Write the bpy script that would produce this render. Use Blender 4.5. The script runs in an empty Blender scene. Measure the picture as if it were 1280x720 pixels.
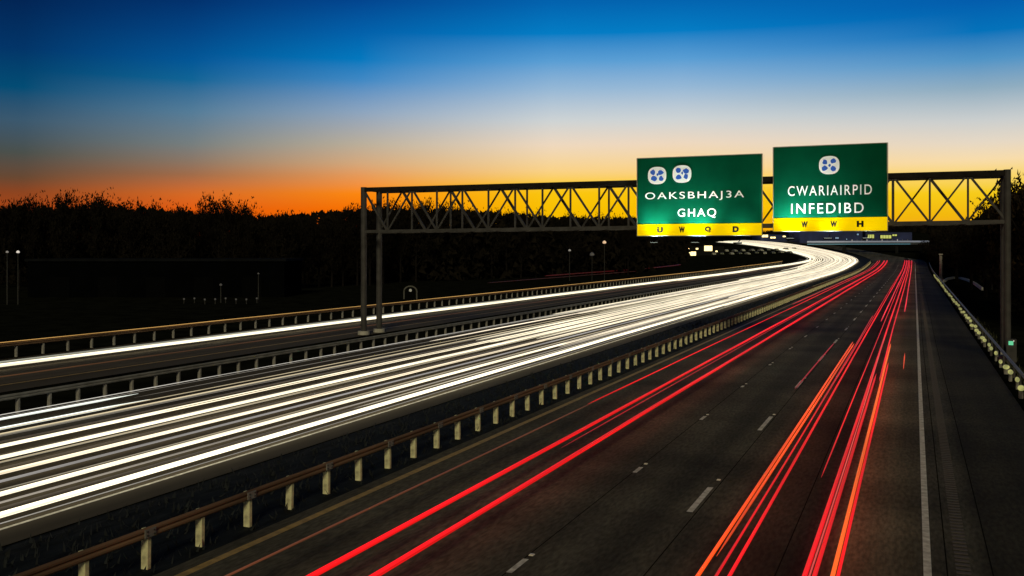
import bpy, bmesh, math, random
from mathutils import Vector, Matrix, noise
random.seed(7)
C = bpy.context.scene
COL = C.collection
R = math.radians

# ---------------------------------------------------------------- camera
HC = 8.5                                  # eye height above the carriageway
TH = math.atan(503/1200.0)                # road heading to the right of the lens axis
CS, SN = math.cos(TH), math.sin(TH)
cam = bpy.data.objects.new('camera', bpy.data.cameras.new('camera'))
COL.objects.link(cam)
cam.location = (0, 0, HC)
cam.rotation_euler = (R(90), 0, TH)
cam.data.sensor_width = 36
cam.data.lens = 36*1200/1280.0
cam.data.shift_y = -48/1280.0
cam.data.clip_end = 9000
C.camera = cam

# ---------------------------------------------------------------- sky
def lin(c):
    return tuple(((v/255.0)/12.92 if v/255.0 <= .04045 else ((v/255.0+.055)/1.055)**2.4) for v in c)
def A(u):                                 # compass angle of a picture column, from +Y
    return math.atan((u-640)/1200.0)-TH
W = bpy.data.worlds.new('World'); C.world = W; W.use_nodes = True
nt = W.node_tree; N = nt.nodes; L = nt.links; N.clear()
def wn(t, **k):
    n = N.new(t)
    for a, b in k.items(): setattr(n, a, b)
    return n
def wm(op, a=None, b=None, c=None):
    n = wn('ShaderNodeMath', operation=op)
    for i, v in enumerate((a, b, c)):
        if v is None: continue
        if isinstance(v, (int, float)): n.inputs[i].default_value = v
        else: L.new(v, n.inputs[i])
    return n.outputs[0]
tc = wn('ShaderNodeTexCoord'); sx = wn('ShaderNodeSeparateXYZ')
L.new(tc.outputs['Generated'], sx.inputs[0])
hor = wm('SQRT', wm('ADD', wm('MULTIPLY', sx.outputs[0], sx.outputs[0]), wm('MULTIPLY', sx.outputs[1], sx.outputs[1])))
el = wm('ARCTAN2', sx.outputs[2], hor)
az = wm('ARCTAN2', sx.outputs[0], sx.outputs[1])
elf = wm('DIVIDE', el, R(40.0))           # 0..1 over 0..40 degrees
def ramp(u, stops):
    r = wn('ShaderNodeValToRGB'); cr = r.color_ramp
    ca = math.cos(math.atan((u-640)/1200.0))
    pts = []
    for y, c in stops:
        e = math.degrees(math.atan((312-y)/1200.0*ca)) if y > -900 else 40
        pts.append((max(0, min(1, e/40)), lin(c)))
    pts.sort()
    cr.elements[0].position = pts[0][0]; cr.elements[0].color = (*pts[0][1], 1)
    cr.elements[1].position = pts[-1][0]; cr.elements[1].color = (*pts[-1][1], 1)
    for p, c in pts[1:-1]:
        e = cr.elements.new(p); e.color = (*c, 1)
    L.new(elf, r.inputs[0]); return r.outputs[0]
rL = ramp(30, [(300,(180,60,10)),(262,(168,70,22)),(240,(140,68,32)),(222,(104,72,50)),(190,(74,80,76)),(150,(58,88,110)),(110,(0,76,116)),(60,(0,52,104)),(0,(0,36,84)),(-300,(0,18,50)),(-999,(0,8,25))])
rM = ramp(450,[(300,(235,90,0)),(262,(246,112,0)),(241,(252,136,16)),(219,(230,154,90)),(204,(212,168,124)),(180,(186,174,154)),(140,(140,164,190)),(100,(62,136,196)),(75,(0,120,190)),(40,(0,96,170)),(0,(0,68,142)),(-300,(0,30,80)),(-999,(0,12,38))])
rR = ramp(800,[(300,(246,170,0)),(262,(248,192,0)),(240,(250,198,14)),(229,(252,204,60)),(213,(250,210,134)),(196,(244,214,166)),(180,(238,216,190)),(150,(206,211,212)),(110,(150,184,214)),(75,(90,158,212)),(40,(0,124,196)),(0,(0,98,174)),(-300,(0,38,90)),(-999,(0,14,42))])
rE = ramp(1220,[(300,(245,140,50)),(270,(242,182,14)),(240,(246,204,26)),(219,(250,214,110)),(200,(248,220,170)),(178,(230,216,196)),(150,(202,206,206)),(110,(142,172,192)),(75,(80,148,198)),(40,(0,114,186)),(0,(0,92,172)),(-300,(0,36,88)),(-999,(0,12,40))])
def mix(f, a, b):
    m = wn('ShaderNodeMixRGB'); L.new(f, m.inputs[0]); L.new(a, m.inputs[1])
    if isinstance(b, tuple): m.inputs[2].default_value = b
    else: L.new(b, m.inputs[2])
    return m.outputs[0]
def mr(a, b):
    m = wn('ShaderNodeMapRange', clamp=True); L.new(az, m.inputs[0])
    m.inputs[1].default_value = a; m.inputs[2].default_value = b; return m.outputs[0]
rM2 = ramp(240,[(300,(225,84,6)),(262,(228,92,14)),(242,(214,106,38)),(218,(160,108,74)),(202,(140,118,100)),(180,(118,126,126)),(140,(84,124,152)),(100,(14,100,150)),(75,(0,86,150)),(40,(0,68,132)),(0,(0,48,108)),(-300,(0,22,62)),(-999,(0,10,30))])
c1 = mix(mr(A(30), A(240)), rL, rM2)
c1 = mix(mr(A(240), A(450)), c1, rM)
c1 = mix(mr(A(450), A(690)), c1, rR)
c1 = mix(mr(A(850), A(1220)), c1, rE)
c1 = mix(mr(A(30), A(30)-R(50)), c1, (.001, .004, .014, 1))      # night side of the sky
c1 = mix(mr(A(1280), A(1280)+R(50)), c1, (.001, .004, .014, 1))
below = wn('ShaderNodeMapRange', clamp=True); L.new(el, below.inputs[0])
below.inputs[1].default_value = R(-1); below.inputs[2].default_value = R(-4)
c1 = mix(below.outputs[0], c1, (.002, .002, .002, 1))
sky = wn('ShaderNodeTexSky', sky_type='NISHITA', sun_disc=False)
sky.sun_elevation = R(-1.5); sky.sun_rotation = A(1000)
b1 = wn('ShaderNodeBackground'); L.new(c1, b1.inputs[0]); b1.inputs[1].default_value = 1.0
b2 = wn('ShaderNodeBackground'); L.new(sky.outputs[0], b2.inputs[0]); b2.inputs[1].default_value = .002
ad = wn('ShaderNodeAddShader'); L.new(b1.outputs[0], ad.inputs[0]); L.new(b2.outputs[0], ad.inputs[1])
wo = wn('ShaderNodeOutputWorld'); L.new(ad.outputs[0], wo.inputs[0])
# warm fill added from behind and above the viewer, where no source stands
sd = bpy.data.lights.new('fill_sun', 'SUN'); sd.energy = 1.0; sd.angle = R(12); sd.color = (1, .87, .52)
so = bpy.data.objects.new('fill_sun', sd); COL.objects.link(so)
sdir = Vector((-.30, .88, -.42))
so.rotation_euler = sdir.to_track_quat('-Z', 'Y').to_euler()
C.view_settings.view_transform = 'Standard'; C.view_settings.look = 'None'
C.view_settings.exposure = 0; C.view_settings.gamma = 1

# ---------------------------------------------------------------- layout helpers
def zr(Y):                                # the whole valley floor climbs beyond 300 m
    if Y < 300: return 0.0
    t = (Y-300)/200.0
    z = 2.9*t**2.83
    if z > 11: z = 11 + 5*(1-math.exp(-(z-11)/5))
    return z
def unpx(u, D):                           # column + distance along the lens axis -> ground X, Y
    l = (u-640)/1200.0*D
    return l*CS-D*SN, l*SN+D*CS
def zat(v, D): return HC+(312-v)/1200.0*D
def lane(x0, s, m=0.0):                   # point at lateral offset x0, distance s along the road
    x0 = x0 + m*sm((s-380)/150.0)
    if s < 480: return x0, s
    ph = (s-480)/250.0; r = 275+x0
    return -275+r*math.cos(ph), 480+r*math.sin(ph)
def sm(t):
    t = max(0, min(1, t)); return t*t*(3-2*t)

def ordi(n):
    w = ['first','second','third','fourth','fifth','sixth','seventh','eighth','ninth','tenth']
    return w[n-1] if n <= 10 else '%d%s' % (n, {1:'st',2:'nd',3:'rd'}.get(n % 10 if n % 100 not in (11,12,13) else 0, 'th'))
# ---------------------------------------------------------------- materials
MATS = {}
def mat(name, col, rough=.6, metal=0, nscale=None, namt=.3, emit=None, es=0, bump=0, spec=.5, stretch=None):
    if name in MATS: return MATS[name]
    m = bpy.data.materials.new(name); m.use_nodes = True
    t = m.node_tree; b = t.nodes['Principled BSDF']
    b.inputs['Base Color'].default_value = (*col, 1)
    b.inputs['Roughness'].default_value = rough; b.inputs['Metallic'].default_value = metal
    b.inputs['Specular IOR Level'].default_value = spec
    if nscale:
        tcn = t.nodes.new('ShaderNodeTexCoord'); mp = t.nodes.new('ShaderNodeMapping')
        t.links.new(tcn.outputs['Object'], mp.inputs[0])
        if stretch: mp.inputs['Scale'].default_value = stretch
        n = t.nodes.new('ShaderNodeTexNoise'); n.inputs['Scale'].default_value = nscale; n.inputs['Detail'].default_value = 6
        t.links.new(mp.outputs[0], n.inputs['Vector'])
        r = t.nodes.new('ShaderNodeValToRGB'); r.color_ramp.elements[0].position = .3; r.color_ramp.elements[1].position = .72
        r.color_ramp.elements[0].color = (*[c*(1-namt) for c in col], 1)
        r.color_ramp.elements[1].color = (*[min(1, c*(1+namt)) for c in col], 1)
        t.links.new(n.outputs[0], r.inputs[0]); t.links.new(r.outputs[0], b.inputs['Base Color'])
        if bump:
            bp = t.nodes.new('ShaderNodeBump'); bp.inputs['Strength'].default_value = bump; bp.inputs['Distance'].default_value = .05
            t.links.new(n.outputs[0], bp.inputs['Height']); t.links.new(bp.outputs[0], b.inputs['Normal'])
    if emit:
        b.inputs['Emission Color'].default_value = (*emit, 1); b.inputs['Emission Strength'].default_value = es
    MATS[name] = m; return m

def asphalt():
    m = bpy.data.materials.new('asphalt'); m.use_nodes = True; t = m.node_tree; b = t.nodes['Principled BSDF']
    def nd(k): return t.nodes.new(k)
    tcn = nd('ShaderNodeTexCoord')
    def nz(scale, st, det=5):
        mp = nd('ShaderNodeMapping'); mp.inputs['Scale'].default_value = st; t.links.new(tcn.outputs['Object'], mp.inputs[0])
        n = nd('ShaderNodeTexNoise'); n.inputs['Scale'].default_value = scale; n.inputs['Detail'].default_value = det
        t.links.new(mp.outputs[0], n.inputs['Vector']); return n.outputs[0]
    def rp(a, lo, hi, p0=.35, p1=.68):
        r = nd('ShaderNodeValToRGB'); r.color_ramp.elements[0].position = p0; r.color_ramp.elements[1].position = p1
        r.color_ramp.elements[0].color = (*lo, 1); r.color_ramp.elements[1].color = (*hi, 1); t.links.new(a, r.inputs[0]); return r.outputs[0]
    def mul(a, c):
        x = nd('ShaderNodeMixRGB'); x.blend_type = 'MULTIPLY'; x.inputs[0].default_value = 1
        t.links.new(a, x.inputs[1]); t.links.new(c, x.inputs[2]); return x.outputs[0]
    c = rp(nz(.55, (1, .012, 1), 3), (.080, .075, .056), (.165, .153, .114))     # wheel tracks and lane-wide pours
    c = mul(c, rp(nz(.12, (1, 1, 1)), (.55, .55, .55), (1.25, 1.25, 1.25)))
    c = mul(c, rp(nz(9, (1, .25, 1), 8), (.66, .66, .66), (1.3, 1.3, 1.3)))
    c = mul(c, rp(nz(.3, (.02, 1, 1), 2), (.9, .9, .9), (1.08, 1.08, 1.08)))
    sp = nd('ShaderNodeSeparateXYZ'); t.links.new(tcn.outputs['Object'], sp.inputs[0])
    # newer black surfacing in one lane, right shoulder strip darker
    def band(x0, x1, lo, hi):
        a = nd('ShaderNodeMapRange'); a.clamp = True; a.inputs[1].default_value = x0-.25; a.inputs[2].default_value = x0+.25
        d = nd('ShaderNodeMapRange'); d.clamp = True; d.inputs[1].default_value = x1+.25; d.inputs[2].default_value = x1-.25
        t.links.new(sp.outputs[0], a.inputs[0]); t.links.new(sp.outputs[0], d.inputs[0])
        w = nd('ShaderNodeMath'); w.operation = 'MULTIPLY'; t.links.new(a.outputs[0], w.inputs[0]); t.links.new(d.outputs[0], w.inputs[1])
        r = nd('ShaderNodeValToRGB'); r.color_ramp.elements[0].color = (*lo, 1); r.color_ramp.elements[1].color = (*hi, 1)
        t.links.new(w.outputs[0], r.inputs[0]); return r.outputs[0]
    c = mul(c, band(-4.6, -2.9, (1, 1, 1), (.45, .45, .45)))
    c = mul(c, band(1.7, 9, (1, 1, 1), (.40, .39, .35)))
    c = mul(c, band(-8.6, -7.2, (1, 1, 1), (.7, .7, .7)))
    c = mul(c, band(-2.2, .1, (1, 1, 1), (1.5, 1.45, 1.3)))
    t.links.new(c, b.inputs['Base Color'])
    b.inputs['Roughness'].default_value = .85; b.inputs['Specular IOR Level'].default_value = .08
    bp = nd('ShaderNodeBump'); bp.inputs['Strength'].default_value = .35; bp.inputs['Distance'].default_value = .02
    t.links.new(nz(30, (1, 1, 1), 4), bp.inputs['Height']); t.links.new(bp.outputs[0], b.inputs['Normal'])
    return m
M_asph = asphalt()
M_asph2 = mat('worn_asphalt', (.10, .085, .062), .85, 0, .5, .4, stretch=(1, .03, 1), spec=.08)
M_grass = mat('dark_turf', (.012, .013, .009), 1, 0, .35, .6, bump=.6, spec=0)
M_median = mat('median_turf', (.010, .013, .015), .9, 0, 1.2, .7, stretch=(2.5, .6, 1), bump=.5, spec=.1)
M_white = mat('worn_white_paint', (.8, .79, .68), .7, 0, 3.5, .35)
M_yellow = mat('worn_yellow_paint', (.48, .32, .08), .6, 0, 3.5, .3)
M_stud = mat('reflector', (.85, .82, .7), .3)
M_rail = mat('galvanised_rail', (.19, .115, .065), .8, .0, 1.2, .45, stretch=(1, .2, 1))  # brown puts the red streaks' glow into the beam colour, with rust-like mottling
M_railL = mat('dull_galvanised_rail', (.24, .24, .23), .65, 0, 1.2, .3)
M_railR = mat('dark_galvanised_rail', (.07, .08, .10), .5, .3, 1.2, .3)
M_post = mat('pale_post', (.74, .72, .44), .6, 0, 5, .38)
M_postL = mat('grey_post', (.34, .33, .31), .6, 0, 4, .2)
M_steel = mat('gantry_steel', (.055, .053, .055), .7, 0, 1.5, .35)
M_steelD = mat('gantry_dark_steel', (.018, .016, .015), .8, 0, 1.5, .3, spec=.1)
M_steelP = mat('lamp_pole', (.03, .03, .03), .7, 0, 2, .3)
M_conc = mat('concrete', (.46, .45, .42), .85, 0, 1, .3, bump=.2)
M_bark = mat('bark', (.012, .010, .009), .95, 0, 3, .4, spec=.1)
M_leaf = mat('dark_foliage', (.012, .010, .007), .95, 0, 1.5, .5, spec=.05)
M_leafB = mat('brown_foliage', (.035, .024, .012), .95, 0, 1.5, .5, spec=.05)
M_wall = mat('dark_cladding', (.0030, .0036, .0042), 1, 0, .4, .25)
M_roof = mat('dark_roof', (.008, .009, .011), .95, 0, .4, .25, spec=.05)
M_green = mat('sign_green', (.0, .085, .042), .8, 0, .6, .15, spec=.04)
M_syel = mat('sign_yellow', (.14, .085, .0), .8, emit=(1, .66, 0), es=.82, spec=0)  # strip's even brightness put in as its own glow
M_swhite = mat('sign_white', (.9, .92, .9), .4, emit=(.9, .95, 1), es=.12)  # faint glow in the white imitates lamp light on retroreflective lettering
M_blue = mat('shield_blue', (.02, .10, .50), .4, emit=(.02, .12, .6), es=.15)  # same faint glow put into the shield blue
M_black = mat('sign_black', (.006, .006, .006), 1, spec=0)
M_frame = mat('sign_frame', (.30, .30, .24), .4, .4)
M_winY = mat('lit_window', (.3, .25, .15), .4, emit=(1, .78, .35), es=2.2)
M_winG = mat('lit_green_window', (.3, .3, .1), .4, emit=(.75, .8, .2), es=.6)
M_winB = mat('lit_blue_strip', (.2, .3, .4), .4, emit=(.35, .55, .9), es=.32)
M_lampW = mat('lamp_white', (.8, .8, .8), .4, emit=(1, .93, .8), es=3)
M_lampD = mat('lamp_dim', (.6, .6, .6), .4, emit=(1, .92, .8), es=.6)
M_lampG = mat('lamp_green', (.2, .8, .5), .4, emit=(.15, .8, .45), es=.55)

# ---------------------------------------------------------------- mesh helpers
class MB:
    def __init__(s): s.bm = bmesh.new()
    def box(s, x0, x1, y0, y1, z0, z1):
        v = [s.bm.verts.new(p) for p in ((x0,y0,z0),(x1,y0,z0),(x1,y1,z0),(x0,y1,z0),(x0,y0,z1),(x1,y0,z1),(x1,y1,z1),(x0,y1,z1))]
        for f in ((3,2,1,0),(4,5,6,7),(0,1,5,4),(1,2,6,5),(2,3,7,6),(3,0,4,7)): s.bm.faces.new([v[i] for i in f])
        return s
    def tube(s, pts, rad, n=8, sq=1.0, cap=True):
        pts = [Vector(p) for p in pts]; rings = []
        rr = rad if isinstance(rad, (list, tuple)) else [rad]*len(pts)
        for i, p in enumerate(pts):
            d = (pts[min(i+1, len(pts)-1)]-pts[max(i-1, 0)]).normalized()
            a = d.cross(Vector((0, 0, 1)))
            if a.length < .05: a = d.cross(Vector((0, 1, 0)))
            a.normalize(); b = a.cross(d)
            rings.append([s.bm.verts.new(p+a*rr[i]*math.cos(2*math.pi*(k+.5)/n)+b*rr[i]*sq*math.sin(2*math.pi*(k+.5)/n)) for k in range(n)])
        for i in range(len(rings)-1):
            for k in range(n):
                s.bm.faces.new((rings[i][k], rings[i][(k+1) % n], rings[i+1][(k+1) % n], rings[i+1][k]))
        if cap: s.bm.faces.new(rings[0][::-1]); s.bm.faces.new(rings[-1])
        return s
    def beam(s, p, q, w): return s.tube([p, q], w*.7071, 4)
    def sweep(s, path, prof, closed=True):      # path: (point, lateral vector) list; profile: (lateral, up) pairs
        rings = []
        for p, a in path:
            rings.append([s.bm.verts.new((p[0]+a[0]*q[0], p[1]+a[1]*q[0], p[2]+q[1])) for q in prof])
        n = len(prof)
        for i in range(len(rings)-1):
            for k in range(n if closed else n-1):
                s.bm.faces.new((rings[i][k], rings[i][(k+1) % n], rings[i+1][(k+1) % n], rings[i+1][k]))
        if closed: s.bm.faces.new(rings[0][::-1]); s.bm.faces.new(rings[-1])
        return s
    def build(s, name, m, parent=None, smooth=False):
        me = bpy.data.meshes.new(name)
        bmesh.ops.recalc_face_normals(s.bm, faces=s.bm.faces[:]) if len(s.bm.faces) < 30000 else None
        s.bm.to_mesh(me); s.bm.free(); me.materials.append(m)
        if smooth:
            for p in me.polygons: p.use_smooth = True
        o = bpy.data.objects.new(name, me); COL.objects.link(o)
        if parent: o.parent = parent
        return o
def tag(o, label=None, cat=None, group=None, kind=None):
    if label: o['label'] = label
    if cat: o['category'] = cat
    if group: o['group'] = group
    if kind: o['kind'] = kind
    return o
def empty(name, loc, label, cat, group=None, rz=0):
    o = bpy.data.objects.new(name, None); COL.objects.link(o); o.location = loc; o.rotation_euler.z = rz
    return tag(o, label, cat, group)
def dup(o, parent=None):
    c = o.copy(); COL.objects.link(c); c.parent = parent
    for ch in [x for x in o.children]: dup(ch, c)
    return c
def frame_at(x0, s, z, m=0):
    x, y = lane(x0, s, m); x1, y1 = lane(x0, s+.5, m); d = Vector((x1-x, y1-y)).normalized()
    return (x, y, z+zr(y)), (d.y, -d.x)
def stations(s0, s1, near=12.0, far=5.0):
    out = [s0]; s = s0
    while s < s1:
        s += near if s < 285 else far
        out.append(min(s, s1))
    return out

# ---------------------------------------------------------------- ground and roads
xs = [-3000,-1500,-800,-500,-350,-260,-200,-150,-110,-90,-75,-60,-45,-30,-15,0,15,30,50,80,120,180,260,400,700,1300,3000]
ys = [-400,-100,0,100,200,290]+[300+5*i for i in range(1,90)]+[760,800,850,900,950,1000,1100,1300,1700,2500,4000,7000]
def gz(x, y):
    z = zr(y)-.07
    z += 15*sm((y-820)/250.0)*(.8+.2*math.sin(x*.006+1))+10*sm((y-1300)/1500.0)
    if y > 330: z += 0
    if x < -110: z += 1.2*sm((-110-x)/80.0)*noise.noise(Vector((x*.02, y*.02, 0)))
    return z
bm = bmesh.new(); grid = [[bm.verts.new((x, y, gz(x, y))) for x in xs] for y in ys]
for j in range(len(ys)-1):
    for i in range(len(xs)-1): bm.faces.new((grid[j][i], grid[j][i+1], grid[j+1][i+1], grid[j+1][i]))
mb = MB(); mb.bm.free(); mb.bm = bm; tag(mb.build('ground', M_grass, smooth=True), kind='structure')

def strip(name, xa, xb, s0, s1, z, m, mm=0, kind='structure', near=6, far=4):
    b = MB(); path = [frame_at((xa+xb)/2, s, z, mm) for s in stations(s0, s1, near, far)]
    w = (xb-xa)/2; b.sweep(path, [(-w, 0), (w, 0)], closed=False)
    return tag(b.build(name, m), kind=kind)
strip('road_outbound', -18.3, 5.3, -30, 660, 0.0, M_asph)
strip('road_inbound', -42.6, -24.1, -30, 700, 0.0, M_asph2)
strip('median_strip', -24.08, -18.32, -30, 660, -.03, M_median)
strip('slip_road', -65.2, -50.2, -30, 520, -.012, M_asph2, mm=13)

# lane paint
def dashes(name, x, s0, step, ln, w, m, smax=470, jitter=0):
    b = MB(); s = s0
    while s < smax:
        l = ln*(1+random.uniform(-jitter, jitter))
        b.sweep([frame_at(x, q, .006) for q in (s, s+l)], [(-w, 0), (w, 0)], closed=False); s += step
    return tag(b.build(name, m), kind='structure')
strip('edge_line', .22, .42, -20, 520, .006, M_white)
strip('yellow_edge_line', -17.78, -17.50, -20, 480, .006, M_yellow)
strip('inbound_edge_line', -25.68, -25.52, -20, 560, .006, M_white)
strip('slip_road_edge_line', -52.9, -52.6, -20, 500, .006, M_yellow, mm=13)
def dY(v, X):                             # along-road position where ground offset X meets picture row v
    D = 1200*HC/(v-312.0); return (D+X*SN)/CS
dashes('lane_line', -6.72, dY(640, -6.72)-15.2, 15.2, 3.9, .10, M_white, jitter=.15)
dashes('lane_line', -9.84, dY(716, -9.84), 12.3, 1.1, .085, M_white, jitter=.4)
# seams, rumble strip
b = MB()
for x in (-9.95, -6.55, -3.4, 1.85, .75): b.sweep([frame_at(x+.05*math.sin(s*.05), s, .003) for s in stations(-20, 430, 6, 6)], [(-.018, 0), (.018, 0)], closed=False)
tag(b.build('tar_seam', mat('tar', (.014, .014, .014), .95, spec=0)), kind='structure')
b = MB(); s = -5
while s < 200:
    b.box(1.02, 1.38, s, s+.16, .0, .012); s += .36
tag(b.build('rumble_strip', mat('rumble', (.10, .085, .075), .8)), kind='structure')

# raised studs beside the lane paint
def stud(x, s, lab, grp, first=[None]):
    p, a = frame_at(x, s, .002)
    if first[0] is None:
        b = MB(); b.bm.free(); b.bm = bmesh.new()
        vs = [b.bm.verts.new(q) for q in ((-.07,-.09,0),(.07,-.09,0),(.07,.09,0),(-.07,.09,0),(-.05,-.05,.03),(.05,-.05,.03),(.05,.05,.03),(-.05,.05,.03))]
        for f in ((3,2,1,0),(4,5,6,7),(0,1,5,4),(1,2,6,5),(2,3,7,6),(3,0,4,7)): b.bm.faces.new([vs[i] for i in f])
        o = b.build('road_stud', M_stud); first[0] = o
    else:
        o = first[0].copy(); COL.objects.link(o)
    o.location = p; return tag(o, lab, 'road stud', grp)
s = dY(640, -6.72)-15.2+4.7; ns = 0
while s < 260: ns += 1; stud(-6.66, s, ordi(ns)+' pale road stud from the camera on the long-dash lane line', 'studs on the long-dash lane line'); s += 15.2
s = dY(716, -9.84)+1.6; ns = 0
while s < 260: ns += 1; stud(-9.82, s, ordi(ns)+' pale road stud from the camera on the faint short-dash lane line', 'studs on the short-dash lane line'); s += 12.3

# ---------------------------------------------------------------- guard rails
def guardrail(name, label, x0, s0, s1, step, htop, mr_, mp, pw, mm=0, side=1, beamh=.2, refl=False):
    t = empty(name, (x0, s0, 0), label, 'guardrail')
    def P(x, s, z):
        p, a = frame_at(x, s, z, mm); return (p[0]-x0, p[1]-s0, p[2]), a
    def prof(off):
        h0 = htop-beamh*1.5; g = beamh*1.5/6
        w = [(off, 0), (off+.05, g), (off+.05, 2*g), (off, 3*g), (off+.05, 4*g), (off+.05, 5*g), (off, 6*g)]
        return [(a, h0+c) for a, c in w]+[(a-.012, h0+c) for a, c in w[::-1]]
    b = MB()
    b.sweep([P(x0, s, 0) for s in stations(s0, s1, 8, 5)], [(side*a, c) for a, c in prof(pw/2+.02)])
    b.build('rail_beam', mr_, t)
    n = 0; s = s0+.5; rest = MB(); restn = 0; rf = MB()
    proto = None
    while s < s1:
        (px, py, pz), a = P(x0, s, 0)
        if n < 100:
            if proto is None:
                b = MB(); b.box(-pw/2, pw/2, -.07, .07, -.1, htop-.07)
                bmesh.ops.bevel(b.bm, geom=b.bm.edges[:], offset=.012, segments=1, affect='EDGES')
                proto = b.build('post', mp, t); o = proto
            else:
                o = proto.copy(); COL.objects.link(o); o.parent = t
            o.location = (px, py, pz); o.rotation_euler = (random.uniform(-.02, .02), random.uniform(-.02, .02), math.atan2(-a[1], a[0])*-1)
        else:
            rest.box(px-pw/2, px+pw/2, py-.07, py+.07, pz-.1, pz+htop-.02); restn += 1
        n += 1; s += step*(1+random.uniform(-.03, .03))
    if name == 'guardrail' and x0 > -20 and x0 < 0:
        sp = MB(); bo = MB(); s = s0+2.4
        while s < 150:
            (px, py, pz), a = P(x0+pw/2+.09, s, 0)
            sp.box(px-.012, px+.012, py-.2, py+.2, pz+htop-.26, pz+htop-.04)
            for q in (-.12, .12):
                for z in (-.2, -.1): bo.box(px+.013, px+.03, py+q-.02, py+q+.02, pz+htop+z-.02, pz+htop+z+.02)
            s += 4.24
        sp.build('splice_plates', M_railL, t)['kind'] = 'stuff'; bo.build('bolts', M_steel, t)['kind'] = 'stuff'
    if restn:
        o = rest.build('far_posts', mp, t); o['kind'] = 'stuff'
    else: rest.bm.free()
    return t
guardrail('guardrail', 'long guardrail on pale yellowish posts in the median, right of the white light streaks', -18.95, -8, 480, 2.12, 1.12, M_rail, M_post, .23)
guardrail('guardrail', 'grey guardrail on dark posts between the white streaks and the slip road on the left', -43.3, 6, 400, 2.0, 1.02, M_railL, M_postL, .2)
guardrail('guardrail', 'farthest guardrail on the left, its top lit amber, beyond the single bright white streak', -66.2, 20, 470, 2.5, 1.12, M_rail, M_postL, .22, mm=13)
guardrail('guardrail', 'dark guardrail along the right shoulder with pale reflector blocks under it', 6.15, 4, 470, 4.0, 1.05, M_railR, M_steel, .14, side=-1)
# reflector blocks hung under the right-hand rail
proto = None; s = 34
while s < 330:
    p, a = frame_at(5.72, s, 0)
    if proto is None:
        t = empty('reflector_block', p, '', 'reflector')
        b = MB(); b.box(-.10, .10, -.05, .05, 0, .5); bmesh.ops.bevel(b.bm, geom=b.bm.edges[:], offset=.02, segments=2, affect='EDGES'); b.build('stem', M_postL, t)
        b = MB(); b.tube([(0, -.06, .62), (0, -.13, .62)], .16, 10); b.build('lens', mat('pale_lens', (.8, .82, .35), .4, emit=(.8, .8, .3), es=.3), t)  # lens glow imitates headlights thrown back by the reflector
        b = MB(); b.tube([(0, -.055, .62), (0, .0, .62)], .18, 10); b.build('housing', M_postL, t)
        proto = t
    else: t = dup(proto)
    t.location = (p[0]+random.uniform(-.1, .1), p[1], p[2]+random.uniform(-.25, .02)); k = random.uniform(.75, 1.35); t.scale = (k, k, 1)
    nref = globals().get('nref', 0)+1
    tag(t, ordi(nref)+' pale yellow-green reflector from the near end of the right guardrail', 'reflector', 'reflectors along the right guardrail')
    s += 4.0

# ---------------------------------------------------------------- sign gantry
gy = 83.0; xl, xr_ = -50.9, 6.6; dep = 3.0
t = empty('sign_gantry', (xl, gy, 0), 'long dark steel truss gantry spanning both carriageways and carrying two green signs', 'gantry')
wid = xr_-xl
def ht(x): return 14.5-.08*x/wid
def hb(x): return 10.3+.35*x/wid
for i, (x, y) in enumerate(((0, 0), (0, dep), (wid, 0), (wid, dep))):
    b = MB(); b.tube([(x, y, -.2), (x, y, ht(x)+.25)], .26 if x else .3, 16); o = b.build('column', M_steel, t, smooth=False)
    b = MB(); b.tube([(x, y, -.1), (x, y, .35)], .6, 16); b.build('footing', M_conc, t)
for x in (0, wid):
    for z in (ht(x), hb(x)):
        b = MB(); b.beam((x, .3, z), (x, dep-.3, z), .22); b.build('end_strut', M_steelD, t)
for y in (0, dep):
    b = MB(); b.beam((-.02, y-.002, ht(0)), (wid, y-.002, ht(wid)), .42); b.build('top_chord', M_steelD, t)
    b = MB(); b.beam((-.02, y-.002, hb(0)), (wid, y-.002, hb(wid)), .30); b.build('bottom_chord', M_steel, t)
NP = 21
for y, ph in ((0, 0), (dep, 1)):
    for k in range(NP):
        xa, xb = wid*k/NP, wid*(k+1)/NP
        b = MB()
        if (k+ph) % 2: b.beam((xa, y, hb(xa)), (xb, y, ht(xb)), .14)
        else: b.beam((xa, y, ht(xa)), (xb, y, hb(xb)), .22 if ph else .17)
        b.build('diagonal', M_steel, t)
        if k and (ph == 0 or k % 3 == 0):
            b = MB(); b.beam((xa, y+.004, hb(xa)), (xa, y+.004, ht(xa)), .15); b.build('upright', M_steel, t)
for k in range(NP+1):
    x = wid*k/NP
    b = MB(); b.beam((x, .2, ht(x)+.01), (x, dep-.2, ht(x)+.01), .14); b.build('cross_strut', M_steelD, t)
for k in range(0, NP):
    x, x2 = wid*k/NP, wid*(k+1)/NP
    b = MB(); b.beam((x, .2, hb(x)+.01), (x2, dep-.2, hb(x2)+.01), .12); b.build('bracing', M_steelD, t)

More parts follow.
